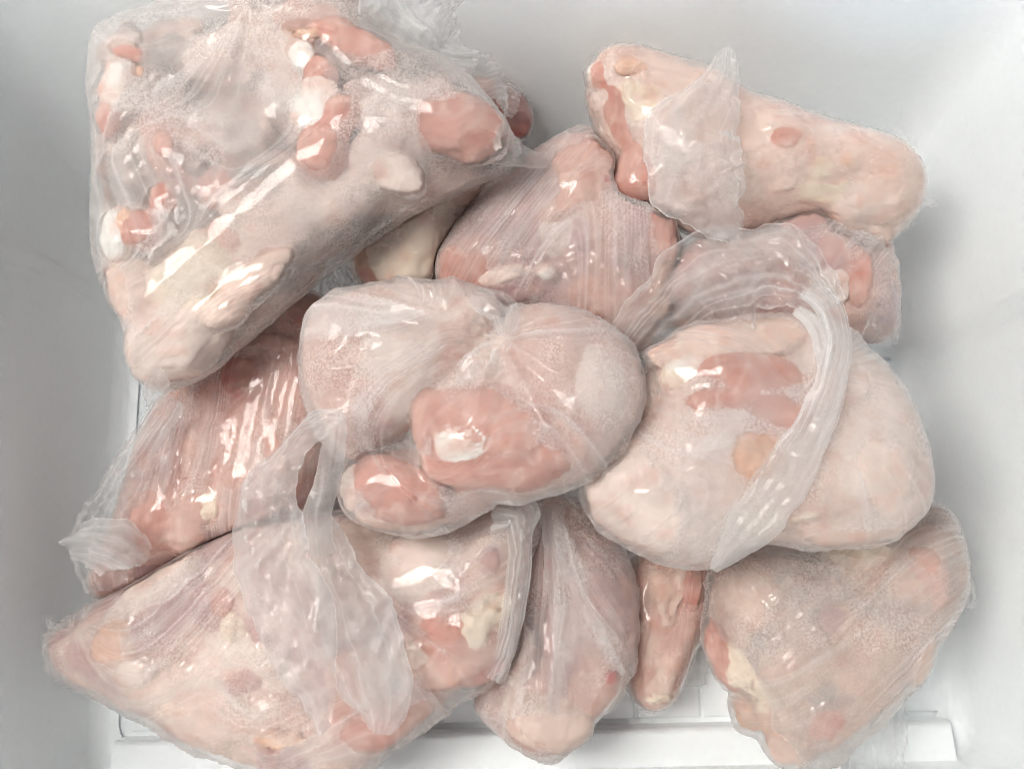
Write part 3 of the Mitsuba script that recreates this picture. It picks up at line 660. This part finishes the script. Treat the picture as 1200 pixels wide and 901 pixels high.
# the red bag at the left
Bag('plastic_bag_009', 'reddish bag at the left under the largest bag, its film stretched in straight lines', 'hazy_film',
    [([(118, 702), (114, 672), (132, 640), (150, 590), (164, 540), (182, 490), (212, 450), (250, 420), (290, 396), (330, 346), (372, 340), (410, 380), (420, 440), (412, 500), (396, 560), (360, 610), (300, 640), (270, 650), (200, 670), (142, 704)], 0.068, 0.034, 0.03, (0.02, 0.05))],
    [(DRUM + '_012', 'red pink drumstick end at the top of the reddish bag', 'chicken', {'meat': [(292, 442, 48, 36, 0, 4.2, 0, 'P'), (272, 440, 14, 22, 0, 5.0, 0, 'R'), (320, 520, 16, 40, -20, 2.4, 0, 'P')], 'skin': [(318, 400, 40, 12, 8, 4.0, 0, 'Q')]}),
     (DRUM + '_013', 'pink drumstick between the largest bag and the heart-shaped bag', 'chicken', {'meat': [(348, 378, 46, 34, -20, 3.6, 0, 'P')]}),
     (PIECE + '_009', 'raw pink piece at the lower left of the reddish bag', 'chicken', {'meat': [(180, 600, 40, 56, 25, 3.2, 0, 'P'), (225, 600, 30, 50, 20, 2.6, 0, 'Q'), (165, 670, 36, 26, -30, 2.6, 0, 'V'), (190, 530, 26, 40, 25, 2.4, 0, 'P')]}),
     (THIGH + '_010', 'thigh with a lump of yellow fat in the reddish bag', 'chicken', {'skin': [(250, 530, 50, 50, 0, -0.5, 0, 'Q')], 'fat': [(236, 592, 34, 28, 0, 3.6, 0, 'F'), (280, 560, 30, 24, -20, 2.6, 0, 'O')]}),
     (PIECE + '_010', 'dark red piece beside the left lobe of the heart-shaped bag', 'chicken', {'meat': [(352, 492, 24, 46, 15, -1.5, 0, 'D')]})],
    folds=[('line', (300, 400), (240, 650), 1.38, 0.0014, .75, .05)], seed=10, fill=('P', 'Q', 1.6, 9), fill_label='pink meat that fills the reddish bag at the left')
sheet('plastic_bag_009__loose_edge', 'loose_film', [(206, 466, .110, 40, 0), (172, 520, .108, 56, 10), (138, 585, .104, 60, 10), (116, 640, .100, 74, 0), (124, 690, .092, 50, 0)], pleats=2.6, depth=.4, crumple=.0036, streak=.4, arch=.25, seed=101)
sheet('plastic_bag_009__crumpled_knot', 'milky_film', [(88, 640, .104, 30, 0), (104, 636, .112, 56, 0), (128, 640, .118, 70, 0), (150, 648, .112, 58, 0), (168, 656, .104, 30, 0)], pleats=2.4, depth=.4, crumple=.0050, streak=.3, arch=.5, seed=102)

# the fatty piece between the largest bag and the drumstick bag
Bag('plastic_bag_010', 'small clear bag with white curdled fat beside the largest bag', 'clear_film',
    [([(404, 300), (412, 272), (440, 240), (500, 204), (560, 186), (590, 196), (570, 240), (530, 290), (516, 336), (440, 345), (420, 325)], 0.094, 0.030, 0.026)],
    [(THIGH + '_011', 'chicken thigh covered with white curdled fat in the small clear bag', 'chicken', {'fat': [(482, 275, 38, 42, 20, 3.6, 0, 'W'), (452, 300, 24, 26, 0, 3.6, 0, 'N'), (510, 220, 40, 24, -20, 3.6, 0, 'F'), (545, 215, 16, 26, 20, 3.8, 0, 'W'), (470, 315, 40, 20, 0, 2.6, 0, 'F')],
            'meat': [(428, 286, 18, 34, 20, 3.2, 0, 'O'), (462, 228, 24, 20, -30, 3.2, 0, 'O'), (430, 318, 14, 16, 0, 3.4, 0, 'P'), (575, 215, 14, 30, 20, 2.6, 0, 'O')]})],
    folds=[], tight=.006, crumple=.0010, seed=11, fill=('F', 'S', 0.9, 2), fill_label='orange meat below the white curdled fat')
sheet('plastic_bag_010__loose_film', 'clear_film', [(380, 300, .07, 20, 0), (398, 310, .075, 50, 0), (412, 330, .075, 60, 0), (420, 352, .072, 30, 0)], pleats=3, depth=.5, crumple=.003, streak=.6, seed=111)

# the bag with the crinkled neck at the top
Bag('plastic_bag_011', 'clear bag with a glittering crinkled neck beside the largest bag', 'clear_film',
    [([(440, 60), (500, 50), (545, 66), (592, 95), (620, 122), (624, 140), (604, 162), (560, 150), (500, 130)], 0.085, 0.026, 0.024)],
    [(DRUM + '_014', 'dark red drumstick tip at the end of the bag with the crinkled neck', 'chicken', {'meat': [(600, 132, 24, 26, 20, 2.8, 0, 'D'), (606, 146, 14, 12, 0, 3.4, 0, 'R'), (560, 105, 40, 30, 30, 0, 0, 'P')]})],
    folds=[('line', (540, 60), (620, 140), 1.17, 0.0011, .6, .03)], seed=12, fill=('D', 'V', 2.0, 5), fill_label='dark meat in the bag with the crinkled neck')
sheet('plastic_bag_011__crinkled_neck', 'milky_film', [(480, -30, .195, 150, 0), (488, 5, .19, 150, 0), (505, 38, .182, 120, 0), (530, 62, .172, 80, 0), (552, 82, .155, 60, 0), (580, 104, .13, 60, 0), (606, 124, .115, 40, 0)], pleats=4.5, depth=.34, crumple=.0062, streak=.5, arch=.35, seed=121)

# the small piece on the floor of the bin
Bag('plastic_bag_012', 'small clear bag standing on the bin floor to the right of the pointed bag', 'clear_film',
    [([(722, 645), (845, 650), (836, 690), (824, 735), (803, 792), (778, 834), (744, 828), (728, 770)], 0.030, 0.026, 0.013)],
    [(PIECE + '_011', 'raw orange pink chicken piece with a pale ridge in the small bag on the floor', 'chicken', {'meat': [(775, 690, 36, 40, 0, 2.6, 0, 'B'), (765, 775, 30, 48, 10, 2.4, 0, 'Q'), (812, 690, 12, 30, 10, 3.2, 0, 'P')], 'skin': [(770, 735, 12, 60, 22, 4.2, 0, 'S'), (770, 808, 26, 18, 0, 3.2, 0, 'F'), (795, 690, 10, 50, 15, 3.6, 0, 'S')]})],
    folds=[('line', (815, 660), (795, 800), 1.08, 0.0011, .5, .02)], tight=.006, seed=13, fill=('S', 'Q', 0.9, 2.5), fill_label='orange meat of the small bag on the floor')
sheet('plastic_bag_012__loose_end', 'clear_film', [(800, 700, .03, 40, 0), (806, 760, .02, 50, 0), (800, 800, .008, 56, 0)], pleats=2, depth=.15, crumple=.001, streak=.3, seed=131)

sheet('plastic_bag_007__film_strand', 'milky_film', [(648, 592, .092, 30, 0), (652, 660, .0985, 26, 0), (657, 740, .0985, 18, 0), (650, 820, .096, 14, 0), (645, 874, .088, 6, 0)], pleats=3, depth=.5, crumple=.0008, streak=1, arch=.1, rough_edge=.5, seed=81)
sheet('plastic_bag_007__film_strand_001', 'milky_film', [(654, 606, .094, 16, 0), (672, 680, .0985, 22, 0), (698, 735, .097, 18, 0), (730, 790, .090, 6, 0)], pleats=3, depth=.5, crumple=.0008, streak=1, arch=.1, rough_edge=.5, seed=82)

sheet('plastic_bag_002__corner_tip', 'loose_film', [(560, 158, .165, 60, 0), (590, 170, .160, 54, 0), (618, 182, .150, 36, 0), (640, 188, .138, 14, 0)], pleats=3, depth=.4, crumple=.0022, streak=.6, arch=.3, seed=35)
sheet('plastic_bag_002__lower_tip', 'loose_film', [(196, 440, .160, 44, 0), (180, 456, .155, 36, 0), (170, 470, .148, 18, 0)], pleats=3, depth=.5, crumple=.0018, streak=.6, arch=.4, seed=36)
